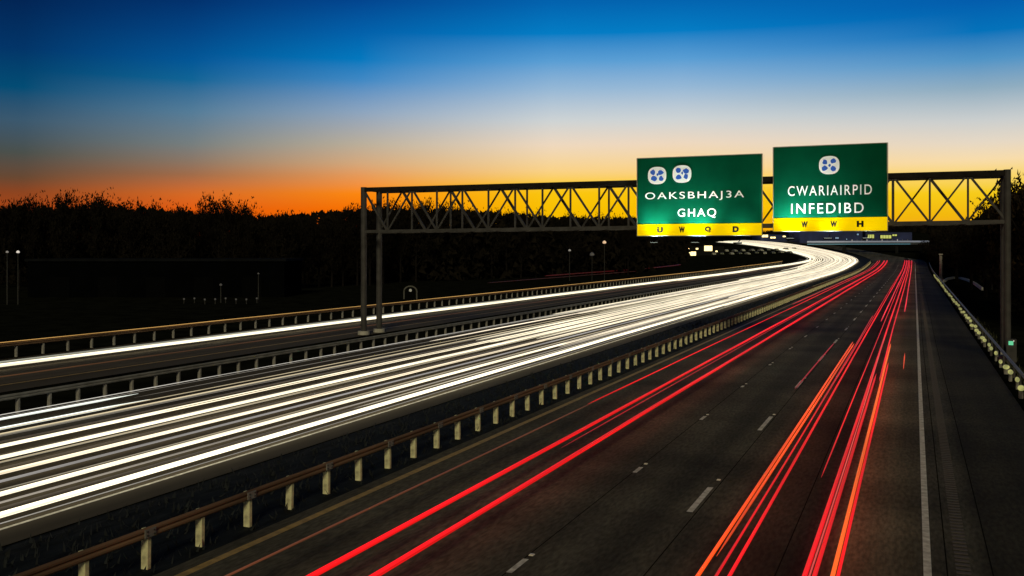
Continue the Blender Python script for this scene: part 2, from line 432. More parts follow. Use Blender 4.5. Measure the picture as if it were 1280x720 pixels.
def text_mesh(name, body, w, h, m, parent, loc, bold=.004):
    cu = bpy.data.curves.new(name, 'FONT'); cu.body = body; cu.size = 1; cu.extrude = .012; cu.offset = bold; cu.align_x = 'CENTER'; cu.space_character = 1.25
    o = bpy.data.objects.new(name, cu); COL.objects.link(o)
    bpy.context.view_layer.update()
    me = bpy.data.meshes.new_from_object(o.evaluated_get(bpy.context.evaluated_depsgraph_get()))
    bpy.data.objects.remove(o); bpy.data.curves.remove(cu)
    x = [v.co.x for v in me.vertices]; y = [v.co.y for v in me.vertices]
    cx, cy = (min(x)+max(x))/2, (min(y)+max(y))/2; kx, ky = w/(max(x)-min(x)), h/(max(y)-min(y))
    for v in me.vertices: v.co = Vector(((v.co.x-cx)*kx, -v.co.z, (v.co.y-cy)*ky))
    me.materials.clear(); me.materials.append(m); me.name = name
    o = bpy.data.objects.new(name, me); COL.objects.link(o); o.parent = parent; o.location = loc
    return o
def sign(x0, x1, z0, z1, band, lines, shields, marks, label):
    cx = (x0+x1)/2; w = x1-x0; h = z1-z0
    t = empty('road_sign', (cx, gy-.9, z0), label, 'road sign')
    b = MB(); b.box(-w/2, w/2, 0, .09, band, h); bmesh.ops.bevel(b.bm, geom=b.bm.edges[:], offset=.03, segments=1, affect='EDGES'); b.build('panel', M_green, t)
    b = MB(); b.box(-w/2-.01, w/2+.01, -.03, .10, 0, band-.005); b.build('exit_strip', M_syel, t)
    b = MB()
    for q in ((-w/2-.07, -w/2-.012, -.02, .14, -.05, h+.05), (w/2+.012, w/2+.07, -.02, .14, -.05, h+.05), (-w/2-.01, w/2+.01, -.02, .14, h+.003, h+.06), (-w/2-.01, w/2+.01, -.02, .14, -.06, -.003)): b.box(*q)
    b.build('frame', M_frame, t)
    for k in range(4):
        x = -w/2+w*(k+.5)/4
        b = MB(); b.beam((x, .2, -.1), (x, .2, h-.1), .16); b.build('bracket', M_steelD, t)
    for (txt, tw, th, fx, fz) in lines: text_mesh('lettering', txt, tw*w, th, M_swhite, t, (fx*w, -.02, fz*h))
    for (fx, fz, r, kind) in shields:
        b = MB()
        def ell(yy, k, pw=2.6):
            out = []
            for i in range(28):
                a = 2*math.pi*i/28; c_, s_ = math.cos(a), math.sin(a)
                out.append(b.bm.verts.new((k*r*math.copysign(abs(c_)**(2/pw), c_), yy, k*r*.93*math.copysign(abs(s_)**(2/pw), s_))))
            return out
        e0 = ell(0, 1); e1 = ell(-.035, .99)
        for i in range(28): b.bm.faces.new((e0[i], e0[(i+1) % 28], e1[(i+1) % 28], e1[i]))
        b.bm.faces.new(e1)
        o = b.build('route_shield', M_swhite, t); o.location = (fx*w, -.004, fz*h)
        rnd = random.Random(kind)
        b = MB()
        for q in ((-.40, .34, .27, .30), (.38, .36, .32, .27), (-.40, -.30, .33, .28), (.40, -.32, .26, .30), (0, .03, .13, .16)):
            qx, qz, qw, qh = q; qx += rnd.uniform(-.08, .08); qz += rnd.uniform(-.08, .08)
            pts = [b.bm.verts.new((r*(qx+qw*math.cos(a)*rnd.uniform(.75, 1.15)), -.045, r*(qz+qh*math.sin(a)*rnd.uniform(.75, 1.15)))) for a in [2*math.pi*i/9 for i in range(9)]]
            b.bm.faces.new(pts)
        b.build('emblem', M_blue, o)
    for (fx, ch) in marks: text_mesh('strip_mark', ch, .52, .50, M_black, t, (fx*w, -.045, band*.5), .07)
    # luminaires on outriggers under the panel throw light up its face
    n = 3
    for k in range(n):
        x = -w/2+w*(k+.5)/n
        lt = empty('sign_lamp', (cx+x, gy-.9, z0-.15), '%s of three slim lamp boxes under the %s' % (('leftmost', 'middle', 'rightmost')[k], 'taller single-shield green sign' if len(shields) == 1 else 'wider two-shield green sign'), 'sign lamp', 'lamps below the green signs')
        b = MB(); b.beam((0, .9, -.1), (0, -1.15, -.5), .05); b.build('arm', M_steelD, lt)
        b = MB(); b.box(-.35, .35, -1.29, -1.12, -.58, -.46); b.build('housing', M_steelD, lt)
        b = MB(); b.box(-.3, .3, -1.27, -1.14, -.459, -.452); b.build('lens', mat('sign_lamp_lens', (.9, .95, .9), .3, emit=(.85, 1, .9), es=1.5), lt)
        ld = bpy.data.lights.new('sign_light', 'SPOT'); ld.energy = ((2200, 2600, 500) if len(shields) == 2 else (2700, 1100, 150))[k]; ld.color = (.88, 1, .9); ld.spot_size = R(105); ld.spot_blend = 1; ld.shadow_soft_size = .2
        lo = bpy.data.objects.new('sign_light', ld); COL.objects.link(lo); lo.parent = lt; lo.location = (0, -1.2, -.35)
        lo.rotation_euler = Vector((0, .58, .85)).to_track_quat('-Z', 'Y').to_euler()
sign(-22.45, -11.78, 9.72, 16.48, 1.0, [('OAKSBHAJ3A', .80, .78, -.035, .50), ('GHAQ', .31, .82, -.01, .30-.02)],
     [(-.335, .775, .82, 3), (-.13, .785, .82, 5)], [(-.31, 'U'), (-.13, 'W'), (.08, 'Q'), (.30, 'D')],
     'wider green road sign with two round shields over a yellow strip, left of the pair')
sign(-10.8, -2.0, 10.03, 16.98, 1.08, [('CWARIAIRPID', .74, .82, 0, .475), ('INFEDIBD', .64, .82, -.02, .265)],
     [(0, .77, .80, 9)], [(-.22, 'W'), (.04, 'W'), (.27, 'H')],
     'taller green road sign with one round shield over a yellow strip, right of the pair')

# ---------------------------------------------------------------- light trails
TW = {}
def tm(name, col, s):
    k = (name, s)
    if k not in TW:
        m = bpy.data.materials.new(name); m.use_nodes = True; t_ = m.node_tree; b_ = t_.nodes['Principled BSDF']
        b_.inputs['Base Color'].default_value = (.05, .05, .05, 1); b_.inputs['Emission Color'].default_value = (*col, 1)
        n = t_.nodes.new('ShaderNodeTexNoise'); mp = t_.nodes.new('ShaderNodeMapping'); tcn = t_.nodes.new('ShaderNodeTexCoord')
        mp.inputs['Scale'].default_value = (9, .05, 9); n.inputs['Scale'].default_value = 1; n.inputs['Detail'].default_value = 4
        t_.links.new(tcn.outputs['Object'], mp.inputs[0]); t_.links.new(mp.outputs[0], n.inputs['Vector'])
        r = t_.nodes.new('ShaderNodeMapRange'); r.inputs[1].default_value = .3; r.inputs[2].default_value = .7; r.inputs[3].default_value = s*.42; r.inputs[4].default_value = s*1.35
        t_.links.new(n.outputs[0], r.inputs[0]); t_.links.new(r.outputs[0], b_.inputs['Emission Strength'])
        TW[k] = m
    return TW[k]
WHT, WARM, DIMW = (1, .88, .62), (1, .74, .38), (.62, .55, .45)
RED, ORG, PINK = (1, .004, .006), (1, .075, .003), (1, .02, .035)
def trail(x, s0, s1, r, col, st, h, label, group, m=0, flat=.7, drift=.05, cname='white'):
    sd_ = random.uniform(0, 99)
    t0 = []; rad = []
    ss = [s0, s0+1.5]+stations(s0+6, s1-3, 9, 5)+[s1]
    for i, s in enumerate(ss):
        wob = drift*noise.noise(Vector((s*.013, sd_, 0)))*2
        p, a = frame_at(x+wob, s, h+.03*noise.noise(Vector((s*.05, sd_, 3))), m)
        t0.append(p)
        k = 1+.18*noise.noise(Vector((s*.03, sd_, 7)))
        if s > 60: k *= 1+.0038*(min(s, 460)-60)      # tubes thicken with distance, standing in for bloom
        rad.append(r*k*(.1 if i == 0 or i == len(ss)-1 else (.7 if i == 1 else 1)))
    base = Vector(t0[0])
    b = MB(); b.tube([Vector(p)-base for p in t0], rad, 6, flat)
    o = b.build('light_trail', tm(cname+'_glow', col, st)); o.location = base
    return tag(o, label, 'light trail', group)
WS = 1.15
KX = (HC-.35)*CS
def xw(v0): return -(1143/(v0-312.0))*KX
G1 = 'white headlight streaks on the inbound carriageway'
near = [(644,.105,WHT,1.9,'brightest white streak nearest the dark median, lowest of the thick ones at the left edge'),
        (629,.035,DIMW,.5,'thin brownish streak just above the lowest thick white one'),
        (618,.085,WHT,1.7,'second thick white streak counted up from the median'),
        (602,.045,(.7,.66,.62),.45,'soft grey streak between a white and a yellowish one'),
        (591,.080,(1,.84,.58),1.3,'yellowish cream streak, widest warm one in the middle of the inbound lanes'),
        (572,.085,WHT,1.5,'thick white streak just above the yellowish cream one'),
        (558,.085,WHT,1.6,'thick white streak, third down from the grey guardrail'),
        (543,.045,(.75,.68,.5),.4,'dim beige streak under the two short white ones')]
for v0, r, c, st, lab in near:
    trail(xw(v0), -10, 690, r*(1.3 if st > 1 else 1.5), c, st*WS, .35, lab, G1, cname='w%d' % v0)
for v0, lab in ((535.5, 'lower of two short white streaks that stop beside the grey guardrail'), (524, 'upper of two short white streaks that stop beside the grey guardrail')):
    X = xw(v0); s1 = (1200*8.15/((499 if v0 > 530 else 492)-312.0)+X*SN)/CS
    trail(X, 5, s1, .085, (.95, 1, .88), 1.5, .35, lab, G1, cname='short')
# streaks that only begin farther on
rnd = random.Random(11)

starts = [-24.9,-27.1,-30.0,-32.4,-34.1,-38.2,-39.0,-40.4,-26.0,-26.8,-28.3,-30.6,-31.1,-33.4,-34.8,-35.2,-36.6,-37.5,-39.7,-29.9,-26.4,-27.6,-28.7,-29.1,-30.2,-31.5,-32.1,-32.7,-33.9,-34.3,-35.6,-36.2,-37.0,-37.9,-38.6,-39.3,-40.1,-40.8]
rank = {x: i+1 for i, x in enumerate(sorted(starts, reverse=True))}
for i, X in enumerate(starts):
    s0 = rnd.uniform(70, 120) if i % 2 else rnd.uniform(110, 170)
    trail(X, s0, 690, rnd.uniform(.06, .10), WHT if i % 3 else (1, .85, .62), rnd.choice((.7, 1.0, 1.3)), rnd.uniform(.3, .75), ordi(rank[X])+' thin far white streak counted leftwards from the median', 'thin far white streaks', cname='thin%d' % (i % 3))
for i, X in enumerate((-40.9, -38.9, -36.1, -40.3)):
    trail(X, 40 if i < 2 else 25, 690, .022, DIMW, .35, .5, ordi((3, 2, 1, 4)[i] if False else {-36.1: 1, -38.9: 2, -40.3: 3, -40.9: 4}[X])+' hair-thin dim streak on the inbound lanes counted leftwards from the median', 'hair-thin dim streaks', cname='hair')
rn = random.Random(31)
for i, X in enumerate((-25.2, -26.5, -27.6, -28.7, -30.2, -31.4, -32.2, -34.0, -35.9, -37.9, -39.6)):
    trail(X, rn.uniform(-10, 45), 500, rn.uniform(.02, .038), rn.choice(((1, .82, .5), (.85, .8, .7), WHT)), rn.uniform(.35, .95), rn.uniform(.3, .8), ordi(i+1)+' fine streak woven between the thick white ones, counted leftwards from the median', 'fine streaks between the thick white ones', drift=.12, cname='fine%d' % i)
for i, X in enumerate((-26.9, -29.0, -31.8, -33.9, -36.3)):
    trail(X, -10, 420, .13, (.8, .6, .36), .075+.02*(i % 3), .22, ordi(i+1)+' soft brownish strip standing in for warm pavement glow, counted leftwards from the median', 'brownish pavement-glow strips', flat=.25, cname='soft%d' % i)  # flat glowing strips imitate warm light on the road between the streaks
G2 = 'white streaks on the slip road'
trail(-59.4, 20, 690, .17, WHT, 1.8, .35, 'single broad white streak running along the far left slip road', G2, m=13, cname='slip')
trail(-60.9, 20, 690, .10, (.8, .78, .6), .45, .35, 'dull olive-white streak right beside the broad one on the slip road', G2, m=13, cname='slipdim')
trail(-54.3, 20, 500, .05, (.9, .35, .12), .10, .3, 'dim brown streak low on the near side of the slip road', G2, m=13, cname='brown')
trail(-66.05, 20, 470, .035, (1, .55, .15), .8, 1.2, 'thin added amber glow along the top of the farthest left guardrail', G2, m=13, cname='amber')  # glow added to give the rail top its amber tint
trail(-57.6, 250, 690, .12, WHT, 1.5, .4, 'white streak that joins the slip road from halfway and merges into the inbound lanes', G2, m=13, cname='slip2')
for i, (X, s0) in enumerate(((-41.7, 250), (-42.6, 300), (-43.6, 330), (-44.6, 350), (-45.5, 365))):
    trail(X, s0, 690, .10, WHT, 1.3, rnd.uniform(.35, .7), ordi(i+1)+' far white streak filling the merge at the bend, counted leftwards', 'far streaks at the merge', cname='merge')
# tail lamps
KR = (HC-.8)*CS
def sR(v, X): return (1200*7.7/(v-312.0)+X*SN)/CS
G3 = 'red tail-lamp streaks in the left outbound lane'
trail(-11.76, -5, 492, .098, RED, 1.0, .8, 'broadest red streak in the left outbound lane, nearer the dashed line', G3, drift=.02, cname='red')
trail(-13.1, -5, 492, .088, RED, 1.0, .8, 'bright red streak left of the broadest one in the left outbound lane', G3, drift=.02, cname='red2')
trail(-15.0, sR(505, -15), 492, .049, RED, .9, .8, 'thin red streak nearest the median guardrail that starts halfway', G3, cname='red3')
trail(-15.0, -5, sR(500, -15), .042, (1, .28, .10), .12, .8, 'faint brownish streak beside the yellow edge line', G3, cname='faint')
trail(-12.7, sR(560, -12.7), 492, .031, (.8, .01, .02), .5, .8, 'fine dark red streak between the two bright red ones', G3, cname='dred')
trail(-15.9, 140, 490, .042, PINK, .9, .75, 'far pinkish red streak next to the yellow edge line', G3, cname='pink')
G4 = 'red and orange tail-lamp streaks in the right outbound lanes'
trail(-4.72, -5, sR(427, -4.72), .052, ORG, 1.2, .8, 'orange streak, left-hand one of the left bundle, ending bluntly', G4, drift=.03, cname='org')
trail(-4.55, 24, sR(430, -4.5), .046, ORG, 1.0, .86, 'orange-red streak lying against the left orange one', G4, drift=.05, cname='org')
trail(-4.05, -5, 492, .05, RED, 1.0, .8, 'long red streak, right-hand one of the left bundle', G4, drift=.04, cname='red')
trail(-4.35, -5, 120, .035, (.9, .03, .02), .5, .8, 'dim red streak in the middle of the left bundle', G4, drift=.1, cname='dred2')
trail(-4.2, 12, 492, .028, RED, .8, .95, 'fine red streak above the left bundle', G4, cname='red3')
trail(-2.95, 34, 492, .031, RED, .8, .8, 'fine red streak alone between the two bundles', G4, cname='red3')
trail(-3.3, 110, 492, .056, PINK, 1.0, .8, 'far pinkish streak between the two bundles', G4, cname='pink')
trail(-2.42, -5, 492, .062, RED, .95, .8, 'left red streak of the right bundle', G4, drift=.03, cname='red')
trail(-2.18, -5, sR(467, -2.2), .056, RED, .8, .8, 'inner red streak of the right bundle, stopping halfway', G4, drift=.04, cname='red4')
trail(-2.3, -5, 90, .025, (1, .1, .08), .8, .9, 'hairline red streak on top of the right bundle', G4, drift=.08, cname='red5')
trail(-1.78, -5, sR(429, -1.8), .054, (1, .12, .006), 1.2, .8, 'orange streak, rightmost of the right bundle, ending bluntly', G4, drift=.02, cname='org2')
trail(-1.66, -5, sR(452, -1.7), .049, RED, 1, .74, 'red streak hugging the rightmost orange one', G4, drift=.04, cname='red')
trail(-1.9, 60, 492, .05, RED, 1, .8, 'far red streak continuing above the right bundle', G4, cname='red')
trail(-1.1, sR(390, -1.1), 492, .056, PINK, 1, .8, 'short far pinkish streak closest to the white edge line', G4, cname='pink')
trail(-.66, sR(462, -.66), sR(441, -.66), .035, ORG, 1, .8, 'very short lone orange dash beside the white edge line', G4, cname='org')
trail(-6.15, sR(487, -6.15), sR(428, -6.15), .039, (.9, .01, .03), .45, .8, 'short dark red streak running over the dashed lane line', G4, drift=.2, cname='dred3')
trail(-95, 250, 420, .12, (.6, .01, .03), .07, 1.2, 'very dim red streak on the dark ground beyond the left guardrail', 'dim streaks beyond the guardrail', cname='vdim')
trail(-90, 200, 330, .08, (.5, .05, .03), .04, .9, 'very dim brown streak on the dark ground beyond the left guardrail', 'dim streaks beyond the guardrail', cname='vdim2')

# ---------------------------------------------------------------- trees
def make_tree(seed, H=10.0, W_=4.0, leafm=M_leaf, nleaf=2600, sparse=0):
    rn = random.Random(seed)
    tk = MB(); cr = MB()
    top = H*.86
    tk.tube([(0,0,-.5),(rn.uniform(-.1,.1),0,H*.25),(rn.uniform(-.3,.3),rn.uniform(-.2,.2),H*.55),(rn.uniform(-.4,.4),0,top)], [.26,.2,.12,.03], 7)
    clumps = []
    for i in range(16):
        a = rn.uniform(0, 6.28); z0 = H*rn.uniform(.18, .7); ln = W_*rn.uniform(.45, .95)*(1-.35*z0/H); up = rn.uniform(.5, 1.5)
        p0 = Vector((0, 0, z0)); p1 = p0+Vector((math.cos(a)*ln*.5, math.sin(a)*ln*.5, up*ln*.35)); p2 = p0+Vector((math.cos(a)*ln, math.sin(a)*ln, up*ln))
        if p2.z > H*.92: p2.z = H*rn.uniform(.78, .92)
        tk.tube([p0, p1, p2], [.09, .06, .02], 5)
        clumps.append((p2, rn.uniform(.6, 1.3))); clumps.append((p1, rn.uniform(.6, 1.1)))
        for j in range(3):
            q = p1.lerp(p2, rn.random())+Vector((0, 0, 0)); e = q+Vector((rn.uniform(-1.2, 1.2), rn.uniform(-1.2, 1.2), rn.uniform(-.1, .7)))
            tk.tube([q, e], [.04, .012], 4); clumps.append((e, rn.uniform(.4, .8)))
    for i in range(12): clumps.append((Vector((rn.uniform(-1.5, 1.5), rn.uniform(-1.5, 1.5), H*rn.uniform(.7, .9))), rn.uniform(.7, 1.2)))
    per = nleaf//len(clumps)
    for c, r in clumps:
        for i in range(per):
            d = Vector((rn.gauss(0, 1), rn.gauss(0, 1), rn.gauss(0, 1)*.9))*r*.55; p = c+d
            if p.z < .2: continue
            s_ = rn.uniform(.10, .27); up = Vector((rn.uniform(-.6, .6), rn.uniform(-.6, .6), rn.uniform(.3, 1))).normalized()*s_*rn.uniform(1, 2.2)
            sd2 = Vector((rn.uniform(-1, 1), rn.uniform(-1, 1), rn.uniform(-.4, .4))).normalized()*s_*.6
            cr.bm.faces.new([cr.bm.verts.new(q) for q in (p-sd2, p+sd2, p+up)])
    # bare twigs poking out of the top
    for i in range(26):
        a = rn.uniform(0, 6.28); rr = W_*.6*math.sqrt(rn.random()); z = H*(.93-.3*(rr/W_)**2)*rn.uniform(.8, .95)
        p = Vector((math.cos(a)*rr, math.sin(a)*rr, z)); up = Vector((rn.uniform(-.3, .3), rn.uniform(-.3, .3), rn.uniform(.3, .7)))
        w = Vector((.035, .02, 0)); cr.bm.faces.new([cr.bm.verts.new(q) for q in (p-w, p+w, p+up)])
    t = empty('tree', (0, 0, 0), '', 'tree')
    t1 = tk.build('trunk', M_bark, t); me = cr.build('crown', leafm, t)
    return t
protos = [make_tree(100+i, W_=3.6+.4*(i % 3)) for i in range(5)]
protoB = [make_tree(200+i, leafm=M_leafB, nleaf=1700, W_=4.2) for i in range(2)]
used = set()
def tree(u, D, v, wk, pr, label, group, z0=None):
    x, y = unpx(u, D); zg = gz(x, y) if z0 is None else z0; h = zat(v, D)-zg
    if pr in used: t = dup(pr)
    else: t = pr; used.add(pr)
    t.location = (x, y, zg); t.scale = (wk, wk, h/10.0); t.rotation_euler.z = random.uniform(0, 6.28)
    return tag(t, label, 'tree', group)
prof = [(-60,246),(0,245),(25,240),(60,246),(100,241),(130,236),(160,249),(200,255),(240,250),(280,243),(310,246),(335,262),(360,268),(385,262),(410,268),(432,264),(448,250),(470,246),(500,247),(540,246),(575,250),(600,257),(630,262),(660,262),(700,265),(740,266),(780,262),(830,270),(880,275),(930,280),(990,286)]
def pv(u):
    for (a, va), (b_, vb) in zip(prof, prof[1:]):
        if a <= u <= b_: return va+(vb-va)*(u-a)/(b_-a)
    return 285
GT = 'dark trees along the left skyline'
LU = []
def fl(u, what):
    LU.append((what, u)); return what
u = -30; k = 0
while u < 800:
    D = 205+max(0, (u-350))*.28+random.uniform(-8, 8)
    tree(u, D, pv(u)+random.uniform(-3, 5), random.uniform(.95, 1.35), protos[k % 5], fl(u, 'skyline tree'), GT)
    u += random.uniform(14, 22); k += 1
u = -40
while u < 1000:
    D = 250+max(0, (u-350))*.55+random.uniform(-10, 10)
    if u > 800: D = 640+(u-800)*.6
    tree(u, D, pv(u)+random.uniform(3, 12), random.uniform(1.3, 1.8)*(2 if u > 800 else 1), protos[k % 5], fl(u, 'rear-row tree'), 'second row of dark trees on the left')
    u += random.uniform(20, 30)*(.8 if u > 800 else 1); k += 1
def relabel(objs, what):
    left = sorted([q for q in objs if q[0] < 463], key=lambda q: -q[0]); right = sorted([q for q in objs if q[0] >= 463])
    for i, (u, o) in enumerate(left): o['label'] = '%s dark %s left of the gantry\'s left-hand columns' % (ordi(i+1), what)
    for i, (u, o) in enumerate(right): o['label'] = '%s dark %s right of the gantry\'s left-hand columns, behind the truss' % (ordi(i+1), what)
for what in ('skyline tree', 'rear-row tree'):
    objs = []
    for o in C.objects:
        if o.get('label') == what:
            x, y = o.location.x, o.location.y; D = -x*SN+y*CS; objs.append((640+1200*(x*CS+y*SN)/D, o))
    relabel(objs, what)
for (u, D, v, wk, lab) in ((1296, 108, 208, 1.3, 'tall brown-leaved tree at the right edge beyond the gantry column'), (1274, 128, 222, 1.2, 'dark tree just right of the gantry column'), (1252, 150, 236, 1.5, 'dark tree directly behind the gantry column'), (1232, 175, 254, 1.4, 'dark tree seen through the last bay of the truss'), (1214, 205, 268, 1.5, 'lower dark tree left of the one seen through the last truss bay'), (1196, 250, 278, 1.7, 'small far dark tree above the grey roadside pillar'), (1178, 320, 285, 2.0, 'farthest dark tree near the end of the overpass')):
    tree(u, D, v, wk, (protoB[0] if u > 1280 else protos[int(D) % 5]) if u != 1274 else protoB[1], lab, 'trees right of the road')
tree(1300, 135, 230, 1.5, protoB[0], 'brown tree half cut by the right edge of the picture', 'trees right of the road')

def thicket(name, pts, n, seed, label, size=.9):
    rn = random.Random(seed); b = MB()
    for i in range(n):
        (u, D, vt) = pts[rn.randrange(len(pts)-1)], None, None
        j = rn.randrange(len(pts)-1); a, c = pts[j], pts[j+1]; q = rn.random()
        u = a[0]+(c[0]-a[0])*q; D = (a[1]+(c[1]-a[1])*q)*rn.uniform(1, 1.22); vt = a[2]+(c[2]-a[2])*q
        x, y = unpx(u, D); zg = gz(x, y); zt = max(zg+1, zat(vt, D)); z = zg+(zt-zg)*rn.random()**.9
        s_ = rn.uniform(.5, 1.3)*size*D/250.0; p = Vector((x, y, z))
        a1 = Vector((rn.uniform(-1, 1), rn.uniform(-1, 1), rn.uniform(-.5, .5))).normalized()*s_
        a2 = Vector((rn.uniform(-.6, .6), rn.uniform(-.6, .6), 1)).normalized()*s_*1.2
        b.bm.faces.new([b.bm.verts.new(q_) for q_ in (p-a1, p+a1*.8-a2*.3, p+a2)])
    o = b.build(name, M_leaf); return tag(o, label, 'woodland', kind='stuff')
thicket('woods', [(-60,225,262),(150,225,262),(330,230,274),(450,245,265),(570,260,265),(700,300,276),(800,330,276),(860,500,290)], 24000, 5, 'dark undergrowth and far woodland filling in below the left skyline trees', 1.1)
thicket('far_woods', [(780,640,292),(900,700,294),(960,760,295),(1060,900,294),(1130,900,291),(1200,800,290),(1330,700,285)], 5000, 6, 'dark far-off woodland along the horizon under the signs', .9)
thicket('roadside_scrub', [(1165,420,291),(1190,380,288),(1218,300,279),(1242,185,262),(1262,130,246),(1290,110,238),(1330,90,236)], 14000, 8, 'dark scrub on the bank right of the guardrail', 1.0)

# ---------------------------------------------------------------- dark shed and lamps, far left
x, y = unpx(195, 172)
t = empty('warehouse', (x, y, 0), 'long low dark warehouse with a flat roof in front of the left woods', 'building', rz=TH)
b = MB(); b.box(-23, 23, 0, 14, -.2, 6.4); b.build('wall', mat('shed_wall', (.0022, .0026, .0030), 1, 0, .4, .2, spec=0), t)
b = MB(); b.box(-23.4, 23.4, -.4, 14.4, 6.403, 6.85); b.build('roof', M_roof, t)
for k in range(5):
    b = MB(); b.box(-19+k*8.6, -15.5+k*8.6, -.06, -.004, -.1, 3.6); b.build('loading_door', mat('door_dark', (.0034, .0037, .0040), 1, 0, 2, .2, spec=0), t)
def lamp_post(u, D, v, label, m, group=None, r=.28, heads=1, vbase=None):
    x, y = unpx(u, D); z = zat(v, D); zg = gz(x, y)
    t = empty('lamp_post', (x, y, zg), label, 'lamp post', group)
    b = MB(); b.tube([(0,0,-.1),(0,0,(z-zg)*.5),(0,0,z-zg-r*.7)], [.11, .09, .06], 8); b.build('pole', M_steelP, t)
    b = MB(); b.tube([(0,0,z-zg-r*.7),(0,0,z-zg-r*.4),(0,0,z-zg+r*.3),(0,0,z-zg+r)], [r*.4, r, r, r*.25], 10); b.build('lamp', m, t)
    b = MB(); b.tube([(0,0,z-zg+r*1.02),(0,0,z-zg+r*1.25)], [r*.9, r*.3], 10); b.build('cap', M_steelD, t)
    return t
GL = 'small lamps scattered in the dark'
lamp_post(9, 150, 315, 'dimmer of two small lamps near the left edge', mat('lamp_low', (.3,.3,.3), .4, emit=(1,.9,.8), es=.16), GL, .2)
lamp_post(22.5, 150, 315, 'brighter of two small lamps near the left edge', mat('lamp_mid', (.7,.7,.7), .4, emit=(1,.9,.8), es=.6), GL, .24)
lamp_post(323, 155, 342, 'taller of two short dim lamps before the warehouse', mat('lamp_vdim', (.1,.1,.1), .4, emit=(1,.9,.8), es=.03), GL, .16)
lamp_post(276, 155, 356, 'shorter of two short dim lamps before the warehouse', MATS['lamp_vdim'], GL, .22)
lamp_post(712, 262, 313, 'dim small lamp in the woods under the truss, left of the warmer one', MATS['lamp_low'], GL, .35)
lamp_post(755.5, 265, 303, 'warm small lamp in the woods just left of the wide green sign', mat('lamp_warm', (.8,.6,.4), .4, emit=(1,.65,.4), es=.6), GL, .5)
lamp_post(740, 262, 318, 'faint lamp low in the woods between two brighter ones', MATS['lamp_vdim'], GL, .6)
lamp_post(1240, 190, 331, 'small white lamp just left of the right gantry column', MATS['lamp_low'], GL, .28)
lamp_post(1266, 170, 331, 'left one of two small white lamps right of the gantry column', MATS['lamp_low'], GL, .2)
lamp_post(1273, 170, 331, 'right one of two small white lamps right of the gantry column', M_lampD, GL, .34)
lamp_post(840, 500, 305, 'yellowish lamp just below the wide green sign', M_winG, GL, 1.0)
b0 = None
for i, u in enumerate(list(range(230, 322, 13))):
    x, y = unpx(u, 152+2*math.sin(i*2))
    if b0 is None:
        t = empty('bollard', (x, y, 0), '', 'bollard'); b = MB(); b.tube([(0,0,-.1),(0,0,.55)], .07, 8); b.build('stem', M_steelP, t)
        b = MB(); b.tube([(0,0,.55),(0,0,.58),(0,0,.8)], [.12,.14,.14], 8); b.build('lamp', MATS['lamp_vdim'], t); b0 = t
    else: t = dup(b0); t.location = (x, y, 0)
    tag(t, ordi(i+1)+' faintly lit low bollard from the left in the row before the warehouse', 'bollard', 'row of bollards before the warehouse')
# small arched shelter catching light at the foot of the woods
x, y = unpx(513, 165)
t = empty('arched_shelter', (x, y, 0), 'small pale arched hoop beyond the guardrail, under the left end of the truss', 'shelter', rz=TH)
b = MB(); pts = [(1.1*math.cos(a), 0, 1.3+.9*math.sin(a)) for a in [math.pi*i/10 for i in range(11)]]; b.tube([(1.1,0,0)]+pts+[(-1.1,0,0)], .14, 6); b.build('hoop', mat('pale_hoop', (.12,.12,.11), .6), t)
b = MB(); b.tube([(0, .05, 1.5), (0, -.05, 1.5)], .25, 10); b.build('lamp', mat('lamp_vvdim', (.5,.5,.45), .4, emit=(1,1,.85), es=.1), t)

# ---------------------------------------------------------------- lit shop and parked cars beyond the bend
x, y = unpx(868, 548); z0 = gz(x, y)
t = empty('roadside_shop', (x, y, z0), 'low dark shop with glaring yellow windows below the wide green sign', 'building', rz=TH)
b = MB(); b.box(-17, 17, 0, 12, -3, 6.2); b.build('wall', M_wall, t)
b = MB(); b.box(-18, 18, -1.5, 13, 6.203, 6.8); b.build('roof', M_roof, t)
for (wx, wz, ww, wh) in ((-13, 2.2, 3.2, 1.6), (-7.0, 3.0, 4.2, 1.7), (-9.0, .3, 1.5, 1.2), (-3.5, -.2, 4.4, 2.4), (.8, 3.4, 1.4, .9), (5.6, 2.6, 4.6, 3.0), (12, 2.0, 1.2, .8)):
    b = MB(); b.box(wx-.12, wx+ww+.12, -.10, -.003, wz-.12, wz+wh+.12); f = b.build('window', M_steelD, t)
    b = MB()
    n = 3
    for i in range(n): b.box(wx+ww*i/n+.04, wx+ww*(i+1)/n-.04, -.16, -.102, wz, wz+wh)
    b.build('pane', M_winY, f)
car0 = None
rn = random.Random(3)
cols = [(.5,.5,.5), (.35,.36,.38), (.12,.13,.15), (.6,.6,.58)]
